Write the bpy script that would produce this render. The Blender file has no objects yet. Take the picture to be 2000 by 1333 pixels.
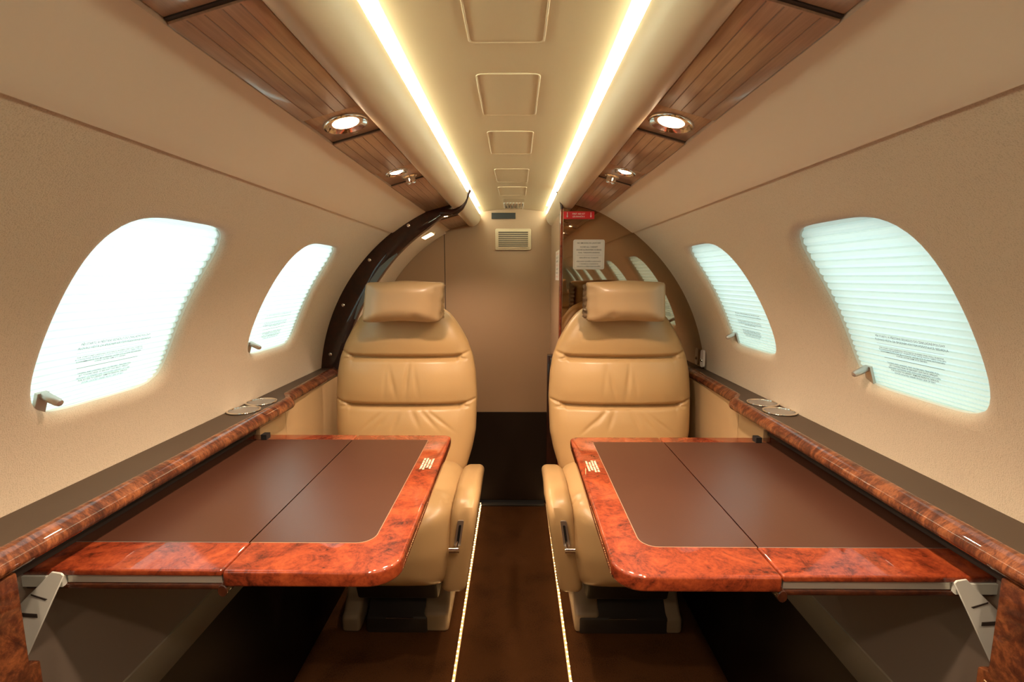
import bpy, bmesh, math, random
from mathutils import Vector, Matrix
random.seed(4)
C = bpy.context
SC = C.scene
COL = SC.collection
H = 1.165                      # camera height above cabin floor; all z below are written relative to the eye
PI = math.pi

# ------------------------------------------------------------------ camera
F = 944.0
cam_d = bpy.data.cameras.new('camera'); cam = bpy.data.objects.new('camera', cam_d); COL.objects.link(cam)
cam_d.sensor_width = 36.0; cam_d.lens = F * 36.0 / 2000.0
cam_d.clip_start = 0.02; cam_d.clip_end = 100
cam.location = (0.013, 0, H)
cam.rotation_euler = (math.radians(90) - math.atan2(124.5, F), 0, math.atan2(7.5, F))
SC.camera = cam

# ------------------------------------------------------------------ world, sun, exposure
SC.view_settings.view_transform = 'Standard'
SC.view_settings.look = 'None'
SC.view_settings.gamma = 1.0
SC.view_settings.exposure = 0.20
SC.view_settings.use_curve_mapping = False
world = bpy.data.worlds.new('sky'); SC.world = world; world.use_nodes = True
nt = world.node_tree; nt.nodes.clear()
wo = nt.nodes.new('ShaderNodeOutputWorld'); bg = nt.nodes.new('ShaderNodeBackground')
tc = nt.nodes.new('ShaderNodeTexCoord'); sx = nt.nodes.new('ShaderNodeSeparateXYZ')
cr = nt.nodes.new('ShaderNodeValToRGB')
nt.links.new(tc.outputs['Generated'], sx.inputs[0]); nt.links.new(sx.outputs['Z'], cr.inputs[0])
cr.color_ramp.elements[0].position = 0.0; cr.color_ramp.elements[0].color = (.17, .175, .14, 1)
cr.color_ramp.elements[1].position = 0.28; cr.color_ramp.elements[1].color = (.84, .98, .98, 1)
bg.inputs['Strength'].default_value = 3.35
nt.links.new(cr.outputs[0], bg.inputs[0]); nt.links.new(bg.outputs[0], wo.inputs[0])
sun_d = bpy.data.lights.new('sun', 'SUN'); sun = bpy.data.objects.new('sun', sun_d); COL.objects.link(sun)
sun_d.energy = 4.2; sun_d.angle = math.radians(4); sun_d.color = (.93, 1.0, 1.0)
sun.rotation_euler = Vector((0.80, -0.12, -0.58)).to_track_quat('-Z', 'Y').to_euler()
sun.location = (-3, 0, 4)
SC.cycles.max_bounces = 10; SC.cycles.diffuse_bounces = 6; SC.cycles.glossy_bounces = 5
SC.cycles.sample_clamp_indirect = 6.0

# ------------------------------------------------------------------ materials
class Mt:
    def __init__(s, name, col=(.8, .8, .8), rough=.5, metal=0., spec=.5, coat=0., coat_r=.03, sheen=0.):
        s.m = bpy.data.materials.new(name); s.m.use_nodes = True
        s.t = s.m.node_tree; s.b = s.t.nodes['Principled BSDF']
        b = s.b.inputs
        b['Base Color'].default_value = (*col, 1); b['Roughness'].default_value = rough
        b['Metallic'].default_value = metal; b['Specular IOR Level'].default_value = spec
        b['Coat Weight'].default_value = coat; b['Coat Roughness'].default_value = coat_r
        b['Sheen Weight'].default_value = sheen
    def n(s, k, **kw):
        x = s.t.nodes.new('ShaderNode' + k)
        for a, v in kw.items(): setattr(x, a, v)
        return x
    def l(s, a, b): s.t.links.new(a, b)
    def coord(s, scale=(1, 1, 1), rot=(0, 0, 0)):
        g = s.n('NewGeometry'); mp = s.n('Mapping')
        mp.inputs['Scale'].default_value = scale; mp.inputs['Rotation'].default_value = rot
        s.l(g.outputs['Position'], mp.inputs[0]); return mp.outputs[0]
    def ocoord(s, scale=(1, 1, 1)):
        g = s.n('TexCoord'); mp = s.n('Mapping'); mp.inputs['Scale'].default_value = scale
        s.l(g.outputs['Object'], mp.inputs[0]); return mp.outputs[0]
    def noise(s, vec, scale, detail=3, rough=.5, dist=0.):
        x = s.n('TexNoise'); x.inputs['Scale'].default_value = scale; x.inputs['Detail'].default_value = detail
        x.inputs['Roughness'].default_value = rough; x.inputs['Distortion'].default_value = dist
        s.l(vec, x.inputs['Vector']); return x.outputs['Fac']
    def ramp(s, fac, stops):
        r = s.n('ValToRGB'); e = r.color_ramp.elements
        while len(e) < len(stops): e.new(.5)
        for i, (p, c) in enumerate(stops): e[i].position = p; e[i].color = (*c, 1)
        s.l(fac, r.inputs[0]); return r.outputs[0]
    def bump(s, fac, strength, dist=.001):
        b = s.n('Bump'); b.inputs['Strength'].default_value = strength; b.inputs['Distance'].default_value = dist
        s.l(fac, b.inputs['Height']); s.l(b.outputs[0], s.b.inputs['Normal']); return b
    def color(s, out): s.l(out, s.b.inputs['Base Color'])

def emis(name, col, st):
    m = bpy.data.materials.new(name); m.use_nodes = True; t = m.node_tree; t.nodes.clear()
    o = t.nodes.new('ShaderNodeOutputMaterial'); e = t.nodes.new('ShaderNodeEmission')
    e.inputs[0].default_value = (*col, 1); e.inputs[1].default_value = st
    t.links.new(e.outputs[0], o.inputs[0]); return m

def mk_fabric():
    k = Mt('sidewall_fabric', (.50, .36, .23), .85, sheen=.15)
    v = k.coord((1, 1, 1))
    a = k.n('TexVoronoi'); a.inputs['Scale'].default_value = 520; k.l(v, a.inputs['Vector'])
    w = k.noise(k.coord((1, 3.0, .4)), 220, 2)
    mx = k.n('Math', operation='ADD'); k.l(a.outputs['Distance'], mx.inputs[0]); k.l(w, mx.inputs[1])
    k.bump(mx.outputs[0], .45, .0007)
    k.color(k.ramp(mx.outputs[0], [(.35, (.41, .325, .235)), (1.1, (.57, .455, .335))]))
    return k.m
def mk_liner():
    k = Mt('headliner_suede', (.70, .585, .465), .5, spec=.3)
    k.bump(k.noise(k.coord(), 420, 2), .08, .0006)
    return k.m
def mk_leather(name, col, rough=.38, sc=320, st=.12):
    k = Mt(name, col, rough, spec=.45)
    a = k.n('TexVoronoi'); a.inputs['Scale'].default_value = sc; k.l(k.ocoord(), a.inputs['Vector'])
    k.bump(a.outputs['Distance'], st, .0006)
    n = k.noise(k.ocoord(), 5, 2)
    d = tuple(c * .9 for c in col)
    k.color(k.ramp(n, [(.3, d), (.7, col)]))
    return k.m
def mk_burl(name, dark=(.030, .005, .002), mid=(.17, .026, .008), light=(.29, .055, .015), sc=10., stretch=(1, 1, 1)):
    k = Mt(name, mid, .5, spec=.12, coat=1.0, coat_r=.015)
    v = k.coord(stretch)
    a = k.noise(v, sc, 5, .62, 2.4)
    b = k.noise(v, sc * 2.6, 5, .7, 3.2)
    c = k.noise(v, sc * 16, 4, .75, .8)
    m1 = k.n('Math', operation='MULTIPLY_ADD'); k.l(b, m1.inputs[0]); m1.inputs[1].default_value = .7; k.l(a, m1.inputs[2])
    m2 = k.n('Math', operation='MULTIPLY_ADD'); k.l(c, m2.inputs[0]); m2.inputs[1].default_value = .45; k.l(m1.outputs[0], m2.inputs[2])
    # bring the sum back into the ramp's 0..1 range
    d = k.n('Math', operation='MULTIPLY_ADD'); d.inputs[1].default_value = 1.0; d.inputs[2].default_value = -.57
    k.l(m2.outputs[0], d.inputs[0])
    k.color(k.ramp(d.outputs[0], [(.24, dark), (.46, mid), (.74, light)]))
    return k.m
def mk_grain(name, col, sc=1.):
    k = Mt(name, col, .30, coat=.7, coat_r=.08)
    n = k.noise(k.coord((40 * sc, 1.6 * sc, 40 * sc)), 6, 4, .6, .3)
    d = tuple(c * .82 for c in col); l = tuple(min(1, c * 1.12) for c in col)
    k.color(k.ramp(n, [(.3, d), (.7, l)]))
    return k.m
def mk_carpet(name, a, b):
    k = Mt(name, a, .95, spec=.08, sheen=0)
    v = k.coord()
    n = k.noise(v, 240, 3, .7); n2 = k.noise(v, 7, 3)
    m = k.n('Math', operation='ADD'); k.l(n, m.inputs[0]); k.l(n2, m.inputs[1])
    k.color(k.ramp(m.outputs[0], [(.75, a), (1.2, b)])); k.bump(n, .9, .004)
    return k.m
def mk_shade():
    m = bpy.data.materials.new('pleated_shade'); m.use_nodes = True; t = m.node_tree; t.nodes.clear()
    o = t.nodes.new('ShaderNodeOutputMaterial'); mx = t.nodes.new('ShaderNodeMixShader')
    d = t.nodes.new('ShaderNodeBsdfDiffuse'); tr = t.nodes.new('ShaderNodeBsdfTranslucent')
    d.inputs[0].default_value = (.80, .86, .80, 1); tr.inputs[0].default_value = (.50, .62, .60, 1)
    mx.inputs[0].default_value = .55
    t.links.new(d.outputs[0], mx.inputs[1]); t.links.new(tr.outputs[0], mx.inputs[2]); t.links.new(mx.outputs[0], o.inputs[0])
    return m
M = dict(
    fabric=mk_fabric(), liner=mk_liner(),
    ceil=Mt('ceiling_panel', (.62, .50, .33), .42, spec=.4).m,
    valance=Mt('valance_vinyl', (.66, .54, .39), .45, spec=.4).m,
    psu=mk_grain('overhead_veneer', (.46, .30, .205)),
    psuline=Mt('veneer_joint', (.30, .19, .13), .4).m,
    leather=mk_leather('seat_leather', (.47, .295, .132), .34),
    leather2=mk_leather('headrest_leather', (.40, .26, .135), .34),
    inlay=mk_leather('brown_leather_inlay', (.060, .023, .013), .30, 500, .05),
    ledge_top=mk_leather('ledge_leather', (.056, .034, .020), .5, 500, .05),
    burl=mk_burl('burl_wood'),
    burl_rail=mk_burl('burl_rail', (.020, .005, .003), (.085, .023, .009), (.26, .085, .030), 12, (.5, 1.25, .5)),
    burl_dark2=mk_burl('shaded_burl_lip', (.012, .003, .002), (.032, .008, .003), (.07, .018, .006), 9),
    burl_panel=mk_burl('cabinet_burl', (.012, .003, .002), (.050, .013, .005), (.15, .045, .014), 10),
    burl_dark=mk_burl('dark_burl', (.012, .003, .002), (.022, .005, .003), (.035, .008, .004), 7),
    carpet=mk_carpet('aisle_carpet', (.034, .012, .0035), (.066, .025, .007)),
    dado=Mt('dark_glossy_dado', (.006, .0025, .002), .34, spec=.22).m,
    carpet_dark=mk_carpet('dark_sidewall_carpet', (.006, .003, .002), (.010, .006, .004)),
    lower=Mt('lower_sidewall_vinyl', (.13, .10, .078), .6).m,
    kick=Mt('lower_sidewall_strip', (.16, .135, .095), .5).m,
    tan=Mt('bulkhead_laminate', (.33, .215, .135), .42, spec=.4).m,
    tan_door=mk_leather('seat_side_panel', (.44, .29, .15), .5),
    mirror=Mt('bronze_gloss_laminate', (.40, .28, .18), .025, metal=1.0).m,
    edge_red=mk_burl('partition_edge_wood', (.07, .010, .004), (.20, .03, .010), (.30, .06, .02), 9),
    chrome=Mt('chrome', (.82, .80, .76), .12, metal=1.).m,
    alu=Mt('brushed_aluminium', (.55, .52, .46), .32, metal=.6).m,
    steel=Mt('painted_bracket', (.55, .55, .50), .4).m,
    pewter=Mt('satin_latch_metal', (.50, .46, .41), .32, metal=.8).m,
    cup=Mt('cup_liner', (.34, .31, .28), .36, metal=.6).m,
    black=Mt('black_plastic', (.010, .009, .009), .6).m,
    dark=Mt('dark_void', (.006, .004, .003), .6).m,
    grille=Mt('grille_plastic', (.50, .40, .27), .5).m,
    white=Mt('placard_white', (.78, .74, .70), .4).m,
    red=Mt('placard_red', (.62, .02, .03), .35).m,
    ink=Mt('printed_ink', (.03, .03, .035), .6).m,
    inkw=Mt('printed_white', (.9, .82, .78), .5).m,
    goldtext=Mt('cream_lettering', (.95, .85, .62), .4).m,
    frame=Mt('window_frame_plastic', (.62, .60, .52), .5).m,
    shade=mk_shade(),
    led=emis('led_tube_light', (.95, 1.0, .72), 34.0),
    lens=emis('halogen_lens', (1.0, .70, .42), 30.0),
    bulb=emis('floor_bulb_light', (1.0, .58, .22), 60.0),
    tube=Mt('clear_tube', (.75, .55, .32), .15).m,
    ebase=Mt('seat_base_plastic', (.20, .145, .09), .5).m,
    edark=Mt('seat_base_dark', (.020, .015, .012), .5, spec=.25).m,
    gap_dark=Mt('dark_gap', (.02, .012, .008), .6).m,
    grey=Mt('painted_window_sheen', (.10, .12, .125), .35).m,
)
M['tube'].node_tree.nodes['Principled BSDF'].inputs['Emission Color'].default_value = (1, .5, .18, 1)
M['tube'].node_tree.nodes['Principled BSDF'].inputs['Emission Strength'].default_value = .8

# ------------------------------------------------------------------ object helpers
ORG = {}
def link(name, data, parent, org):
    o = bpy.data.objects.new(name, data); COL.objects.link(o)
    org = Vector(org)
    if parent is not None:
        o.parent = parent; o.location = org - ORG[parent.name]
    else: o.location = org
    ORG[o.name] = org
    return o
def tag(o, label=None, cat=None, group=None, kind=None):
    if label: o['label'] = label
    if cat: o['category'] = cat
    if group: o['group'] = group
    if kind: o['kind'] = kind
    return o
def thing(name, loc, label, cat, group=None):
    o = link(name, None, None, (loc[0], loc[1], loc[2] + H)); o.empty_display_size = .05
    return tag(o, label, cat, group)
def build(name, verts, faces, mat, parent=None, smooth=True, angle=40, recalc=True):
    """verts in (x, y, z relative to the eye)"""
    vs = [Vector((v[0], v[1], v[2] + H)) for v in verts]
    mn = Vector([min(v[i] for v in vs) for i in range(3)]); mxx = Vector([max(v[i] for v in vs) for i in range(3)])
    org = Vector(((mn.x + mxx.x) / 2, (mn.y + mxx.y) / 2, mn.z))
    me = bpy.data.meshes.new(name)
    me.from_pydata([v - org for v in vs], [], faces); me.update()
    if recalc or smooth:
        bm = bmesh.new(); bm.from_mesh(me)
        if recalc: bmesh.ops.recalc_face_normals(bm, faces=bm.faces)
        if smooth:
            for f in bm.faces: f.smooth = True
            la = math.radians(angle)
            for e in bm.edges:
                if len(e.link_faces) == 2 and e.calc_face_angle(0) > la: e.smooth = False
        bm.to_mesh(me); bm.free()
    for m in (mat if isinstance(mat, list) else [mat]): me.materials.append(m)
    return link(name, me, parent, org)
class MB:
    def __init__(s): s.v = []; s.f = []
    def add(s, v, f):
        k = len(s.v); s.v += [tuple(p) for p in v]; s.f += [[i + k for i in q] for q in f]; return s
    def box(s, x0, x1, y0, y1, z0, z1):
        v = [(x, y, z) for x in (x0, x1) for y in (y0, y1) for z in (z0, z1)]
        return s.add(v, [(0, 1, 3, 2), (4, 6, 7, 5), (0, 4, 5, 1), (2, 3, 7, 6), (0, 2, 6, 4), (1, 5, 7, 3)])
    def grid(s, rows, closed=False):
        n = len(rows[0]); v = [p for r in rows for p in r]; f = []
        for i in range(len(rows) - 1):
            for j in range(n if closed else n - 1):
                a = i * n + j; b = i * n + (j + 1) % n
                f.append((a, b, b + n, a + n))
        return s.add(v, f)
    def tube(s, pts, r, seg=10, cap=True):
        pts = [Vector(p) for p in pts]; rows = []
        rr = r if isinstance(r, (list, tuple)) else [r] * len(pts)
        up = Vector((0, 0, 1))
        for i, p in enumerate(pts):
            d = (pts[min(i + 1, len(pts) - 1)] - pts[max(i - 1, 0)]).normalized()
            u = up if abs(d.dot(up)) < .95 else Vector((1, 0, 0))
            a = d.cross(u).normalized(); b = d.cross(a)
            rows.append([p + rr[i] * (math.cos(t) * a + math.sin(t) * b) for t in [2 * PI * k / seg for k in range(seg)]])
        k = len(s.v); s.grid(rows, True)
        if cap:
            s.f.append([k + j for j in range(seg)]); e = len(s.v) - seg; s.f.append([e + j for j in range(seg)][::-1])
        return s
    def lathe(s, prof, c, axis='z', seg=40, nrm=None):
        c = Vector(c); rows = []
        if nrm is None: nrm = {'z': Vector((0, 0, 1)), 'y': Vector((0, 1, 0)), 'x': Vector((1, 0, 0))}[axis]
        nrm = Vector(nrm).normalized(); u = nrm.orthogonal().normalized(); w = nrm.cross(u)
        for r, h in prof:
            rows.append([c + nrm * h + r * (math.cos(t) * u + math.sin(t) * w) for t in [2 * PI * k / seg for k in range(seg)]])
        return s.grid(rows, True)
    def b(s, name, mat, parent=None, **k): return build(name, s.v, s.f, mat, parent, **k)
def MB_box(*a):
    m = MB().box(*a); return m.v, m.f
def bevelled(name, verts, faces, mat, parent=None, w=.005, seg=3, angle=30):
    o = build(name, verts, faces, mat, parent, smooth=False)
    bm = bmesh.new(); bm.from_mesh(o.data)
    bmesh.ops.remove_doubles(bm, verts=bm.verts, dist=1e-6)
    es = [e for e in bm.edges if len(e.link_faces) == 2 and e.calc_face_angle(0) > math.radians(angle)]
    bmesh.ops.bevel(bm, geom=es, offset=w, segments=seg, profile=.5, affect='EDGES', clamp_overlap=True)
    for f in bm.faces: f.smooth = True
    for e in bm.edges:
        if len(e.link_faces) == 2 and e.calc_face_angle(0) > math.radians(35): e.smooth = False
    bm.to_mesh(o.data); bm.free(); return o
def prism(poly, fn, a, b):
    """poly list of 2-tuples, fn(p, q, t) -> xyz; extruded from t=a to t=b"""
    n = len(poly); v = [fn(p, q, a) for p, q in poly] + [fn(p, q, b) for p, q in poly]
    f = [list(range(n)), list(range(2 * n - 1, n - 1, -1))] + [(i, (i + 1) % n, n + (i + 1) % n, n + i) for i in range(n)]
    return v, f
def rrect(x0, x1, y0, y1, r, seg=8):
    """rounded rectangle; r = (r00, r10, r11, r01) radii for corners (x0,y0),(x1,y0),(x1,y1),(x0,y1)"""
    if not isinstance(r, (list, tuple)): r = (r,) * 4
    out = []
    for (cx, cy, sx_, sy_, rr, a0) in ((x0, y0, 1, 1, r[0], PI), (x1, y0, -1, 1, r[1], 1.5 * PI), (x1, y1, -1, -1, r[2], 0), (x0, y1, 1, -1, r[3], .5 * PI)):
        if rr <= 0: out.append((cx, cy)); continue
        for k in range(seg + 1):
            t = a0 + .5 * PI * k / seg
            out.append((cx + sx_ * rr + rr * math.cos(t), cy + sy_ * rr + rr * math.sin(t)))
    return out
def extr_y(prof, ys, closed=False):
    return [[(x, y, z) for x, z in prof] for y in ys]
def text_mesh(s, size, spacing=1.0, bold=0.0):
    cu = bpy.data.curves.new('t', 'FONT'); cu.body = s; cu.size = size; cu.align_x = 'CENTER'; cu.align_y = 'CENTER'
    cu.space_line = spacing; cu.offset = bold; cu.resolution_u = 2
    ob = bpy.data.objects.new('t', cu); COL.objects.link(ob)
    dg = C.evaluated_depsgraph_get(); me = bpy.data.meshes.new_from_object(ob.evaluated_get(dg))
    v = [tuple(p.co) for p in me.vertices]; f = [list(p.vertices) for p in me.polygons]
    bpy.data.objects.remove(ob); bpy.data.curves.remove(cu); bpy.data.meshes.remove(me)
    return v, f
def text_part(name, s, size, fn, mat, parent, spacing=1.0, bold=0.0, fit=None):
    v, f = text_mesh(s, size, spacing, bold)
    if fit:
        w = max(p[0] for p in v) - min(p[0] for p in v); h = max(p[1] for p in v) - min(p[1] for p in v)
        v = [(p[0] * (fit[0] / w), p[1] * ((fit[1] / h) if fit[1] else fit[0] / w), 0) for p in v]
    return build(name, [fn(p[0], p[1]) for p in v], f, mat, parent, smooth=False, recalc=False)

# ------------------------------------------------------------------ cabin shell
R = .715; ZC = -.41
Y0, Y1 = -2.6, 2.4
def cyl(s, y, ang, d=0.):
    a = math.radians(ang); return (s * (R + d) * math.cos(a), y, ZC + (R + d) * math.sin(a))
WY = [1.373 - .565 * k for k in range(6)]
AC = 29.9; A_LO, A_HI = 0., 53.
WT, HT = .142, 13.7                      # throat half width (m), half arc (deg)
D2M = R * PI / 180
def sup(phi, n=4.6):
    c, s_ = math.cos(phi), math.sin(phi)
    n = 4.2 if s_ > 0 else 4.2 + 1.4 * min(1, -s_ * 2)
    k = (abs(c) ** n + abs(s_) ** n) ** (-1 / n); return c * k, s_ * k
def wall(s, name):
    mb = MB(); hw = .2825
    phis = [2 * PI * k / 96 for k in range(96)]
    for cx_, ca in ((hw, A_HI - AC), (hw, A_LO - AC), (-hw, A_HI - AC), (-hw, A_LO - AC)):
        ph = math.atan2(ca * D2M / (HT * D2M), cx_ / WT) % (2 * PI)
        j = min(range(96), key=lambda i: abs(phis[i] - ph)); phis[j] = ph
    def edge(ph):
        c, q = math.cos(ph) * WT, math.sin(ph) * HT
        tt = []
        if abs(c) > 1e-9: tt.append(hw / abs(c))
        if q > 1e-9: tt.append((A_HI - AC) / q)
        if q < -1e-9: tt.append((A_LO - AC) / q)
        t = min(tt); return c * t, q * t
    ea = sorted(set(round(AC + edge(p)[1], 5) for p in phis if abs(abs(edge(p)[0]) - hw) < 1e-6))
    for yc in WY:
        rows = []
        E = [edge(p) for p in phis]
        S = []
        for p in phis:
            c, q = sup(p); S.append((c, q))
        fr, dr = .020, .014
        for t in (1, .8, .6, .42, .27, .15, .06, 0):
            row = []
            for (ex, eq), (c, q) in zip(E, S):
                bx, bq = c * (WT + fr), q * (HT + fr / D2M)
                row.append(cyl(s, yc + bx + (ex - bx) * t, AC + bq + (eq - bq) * t))
            rows.append(row)
        for th in (15, 30, 45, 60, 75, 90):
            a = math.radians(th); lat = fr * (1 - math.sin(a)); dep = dr * (1 - math.cos(a))
            rows.append([cyl(s, yc + c * (WT + lat), AC + q * (HT + lat / D2M), dep) for c, q in S])
        mb.grid(rows, True)
    for ya, yb in ((WY[0] + hw, Y1), (Y0, WY[-1] - hw)):
        n = 4
        mb.grid([[cyl(s, ya + (yb - ya) * k / n, a) for a in ea] for k in range(n + 1)])
    o = mb.b(name, M['fabric'], None, angle=60); tag(o, kind='structure')
    return o
wall(-1, 'wall_left'); wall(1, 'wall_right')
S96 = [sup(2 * PI * k / 96) for k in range(96)]
def blind_rows():
    # pleats stretched at the top, gathered toward the sill
    out = []; a = AC + HT + .3; n = 27; tot = 2 * HT + .6
    ws = [1.45 - .95 * (k / (n - 1)) ** 1.3 for k in range(n)]; sw = sum(ws)
    for k, w in enumerate(ws):
        st = w / sw * tot
        for q, dd in ((0, .0), (.12, .0022), (.5, .0042), (.88, .0022)): out.append((a - st * q, dd))
        a -= st
    out.append((a, 0)); return out
BR = blind_rows()
TXT = ("PŘI STARTU A PŘISTÁNÍ SEDADLO DO ZÁKLADNÍ POLOHY\nPLOVACÍ VESTA ZA SPODNÍM KRYTEM PODSTAVCE SEDADLA",
       "FÜR START UND LANDUNG SITZ NACH AUSSEN UND VOLL ZURÜCK\nRÜCKENLEHNE SENKRECHT, KOPFSTÜTZE GANZ NACH OBEN STELLEN\nSCHWIMMWESTE FÜR IM SCHRANK UNTER SITZ KLAPPE ENTFERNEN\nVORNE UNTER DEM SITZ ZIEHEN",
       "TAXIING AND LANDING, SEAT OUTBOARD, TRACKED FULL\nAFT TOWARD REAR OF AIRCRAFT AND BACK UPRIGHT,\nHEADREST EXTENDED AND SHOULDER HARNESS LATCHED\nFOR ACCESS TO LIFEVEST, REMOVE PEDESTAL SHROUD\nDOOR LOCATED UNDER FRONT SIDE OF SEAT")
LB = {(-1, 0): 'narrower looking backlit shade in the left window nearest the dark wood arch',
      (-1, 1): 'large backlit pleated shade in the left window beside the near table, blown out white',
      (1, 0): 'narrower looking pale pleated shade in the right window nearest the glossy partition',
      (1, 1): 'large pale pleated shade in the right window beside the near table'}
wn = 0
for s in (-1, 1):
    for i, yc in enumerate(WY):
        wn += 1
        rows = [[cyl(s, yc + c * (WT - t * .004), AC + q * (HT - t * .25), .0135 + t * .045) for c, q in S96] for t in (0, .15, .4, .7, 1)]
        w = MB().grid(rows, True).b('window_%d' % wn, M['frame'], None); tag(w, kind='structure')
        # pleated shade
        rows = []
        for a, dd in BR:
            t = abs((a - AC) / (HT + .31)); nn = 4.2 if a > AC else 5.6; hwid = (max(0., 1 - t ** nn)) ** (1 / nn) * (WT + .001) + .0005
            rows.append([cyl(s, yc - hwid + 2 * hwid * k / 10, a, .0215 - dd) for k in range(11)])
        sh = MB().grid(rows).b('window_shade', M['shade'], None, angle=12, recalc=False)
        if i < 2: tag(sh, LB[(s, i)], 'window shade', 'pleated window shades')
        elif s == 1: tag(sh, 'pale pleated shade on the right wall further forward, seen only mirrored in the partition', 'window shade', 'mirrored pleated shades')
        else: tag(sh, 'pale pleated shade of a left window level with or behind the viewpoint', 'window shade', 'left shades behind the viewpoint')
        if i < 2 or (s == 1 and i == 2):
            def mp(cx0, ca0):
                return lambda x, y: cyl(s, yc + cx0 - s * x, ca0 + y / D2M, .0163)
            text_part('printed_text', TXT[0], .0045, mp(-.005 * s, 24.4), Mt('faint_ink', (.30, .34, .33), .6).m if i == 0 and s == -1 else M['ink'], sh, 1.15, fit=(.150, .0125))
            text_part('printed_text', TXT[1], .0035, mp(.0, 22.4), M['ink'], sh, 1.1, bold=.00003, fit=(.138, .0145))
            text_part('printed_text', TXT[2], .0035, mp(.004 * s, 19.9), M['ink'], sh, 1.1, bold=.00004, fit=(.108, .0205))
            MB().grid([[cyl(s, yc - .062, 21.35 + e, .0163), cyl(s, yc + .062, 21.35 + e, .0163)] for e in (0, .05)]).b('printed_line', M['ink'], sh, smooth=False)
            MB().grid([[cyl(s, yc - .07, 23.5 + e, .0163), cyl(s, yc + .07, 23.5 + e, .0163)] for e in (0, .03)]).b('printed_line', M['ink'], sh, smooth=False)
        # latch knob with its short upright arm (right-hand side of each window as one faces it)
        hy = yc + s * (WT - .031) if s > 0 else yc - (WT - .028)
        la = thing('shade_latch', cyl(s, hy, 17, .02), None, 'latch', 'shade latches')
        if i < 2: la['label'] = {(-1, 0): 'satin metal latch peg at the lower corner of the small far left window', (-1, 1): 'satin metal latch peg at the lower left corner of the large left window',
                                 (1, 0): 'satin metal latch peg at the lower corner of the small far right window', (1, 1): 'satin metal latch peg at the lower left corner of the large right window'}[(s, i)]
        else: la['label'] = 'satin metal latch peg of a window level with or behind the viewpoint'
        v, f = prism(rrect(-.009, .009, -.6, 2.7, .003, 3), lambda p, q, t: cyl(s, hy + p, 16.6 + q, t), .012, .017)
        build('arm', v, f, M['pewter'], la)
        p0 = Vector(cyl(s, hy + .001, 19.0, .014)); p1 = Vector(cyl(s, hy - .001, 18.7, -.018))
        d = p1 - p0
        MB().tube([p0, p0 + d * .1, p0 + d * .8, p0 + d * .93, p1], [.0055, .0068, .0062, .005, .0015], 14).b('peg', M['pewter'], la)

# overhead: headliner, valance, cove, ceiling
def strip(name, prof, s, mat, y0=Y0, y1=Y1, n=24, kind='structure', angle=50, parent=None):
    ys = [y0 + (y1 - y0) * k / n for k in range(n + 1)]
    o = MB().grid(extr_y([(s * x, z) for x, z in prof], ys)).b(name, mat, parent, angle=angle)
    if kind: tag(o, kind=kind)
    return o
def arc(a0, a1, n, d=0.):
    return [((R + d) * math.cos(math.radians(a0 + (a1 - a0) * k / n)), ZC + (R + d) * math.sin(math.radians(a0 + (a1 - a0) * k / n))) for k in range(n + 1)]
tn = 0
VAL = [(.190, .296), (.176, .300), (.166, .301), (.160, .300), (.158, .296), (.158, .286), (.161, .275), (.167, .264), (.176, .254), (.187, .247), (.199, .244), (.211, .246), (.219, .251), (.224, .258), (.226, .275)]
for s in (-1, 1):
    tn += 1; strip('trim_%d' % tn, arc(52.75, 52.8, 1, .002) + arc(52.85, 53.0, 1, -.003) + arc(53.4, 64.2, 10, -.004) + [(.3105, .245)], s, M['liner'])
    tn += 1; strip('trim_%d' % tn, VAL, s, M['valance'], angle=70)
    tn += 1; strip('trim_%d' % tn, [(.190, .296), (.192, .322), (.186, .338), (.150, .341), (.147, .336), (.146, .318)], s, M['valance'])
    # LED tube in two runs, broken at the arch
    for (ya, yb, nm) in ((Y0 + .02, 1.755, 'long run'), (1.80, Y1 - .01, 'short run over the vestibule')):
        t = MB().tube([(s * .1650, ya, .3105), (s * .1650, yb, .3105)], .0055, 10).b('led_light_tube', M['led'], None)
        tag(t, 'white %s of LED light tube in the %s ceiling cove' % (nm, 'left' if s < 0 else 'right'), 'light', 'ceiling cove lights')
def cz(x): return .3265 - .0105 * (x / .146) ** 2
cp = [(x, cz(x)) for x in [-.146 + .292 * k / 20 for k in range(21)]]
ceil_o = MB().grid(extr_y([(-.1462, .326)] + cp + [(.1462, .326)], [Y0 + (Y1 - Y0) * k / 30 for k in range(31)])).b('ceiling', M['ceil'], None, angle=50)
tag(ceil_o, kind='structure')
tn += 1
sk = MB().grid(extr_y([(x, z) for x, z in arc(50, 130, 40, .055)], [Y0 - .02, Y1 + .02])).b('trim_%d' % tn, M['dark'], None); tag(sk, kind='structure')  # unseen shell added behind the overhead panels to block light leaks
# access panels: raised rounded covers with a fine lip, following the ceiling curve
def access(y0, y1, hw=.053):
    out = rrect(-hw, hw, y0, y1, .010, 5)
    def ring(sc_, dz): return [(p * (1 - sc_ / hw), (y0 + y1) / 2 + (q - (y0 + y1) / 2) * (1 - sc_ / ((y1 - y0) / 2)), cz(p) - dz) for p, q in out]
    mb = MB(); rows = [ring(0, -.001), ring(0, .0011), ring(.0006, .0016), ring(.0016, .0014), ring(.0024, .0004), ring(.003, .0004)]
    mb.grid(rows, True)
    nx = 8; last = rows[-1]
    mb.add(last, [list(range(len(last)))])
    return mb.b('access_panel', M['ceil'], ceil_o, angle=80)
for y0, y1 in ((-.1, .205), (.26, .555), (.60 - .05, .724), (.827, 1.028), (1.136, 1.337), (1.515, 1.72), (1.81, 1.99)):
    if y0 == .26: continue
    access(y0, y1)

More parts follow.
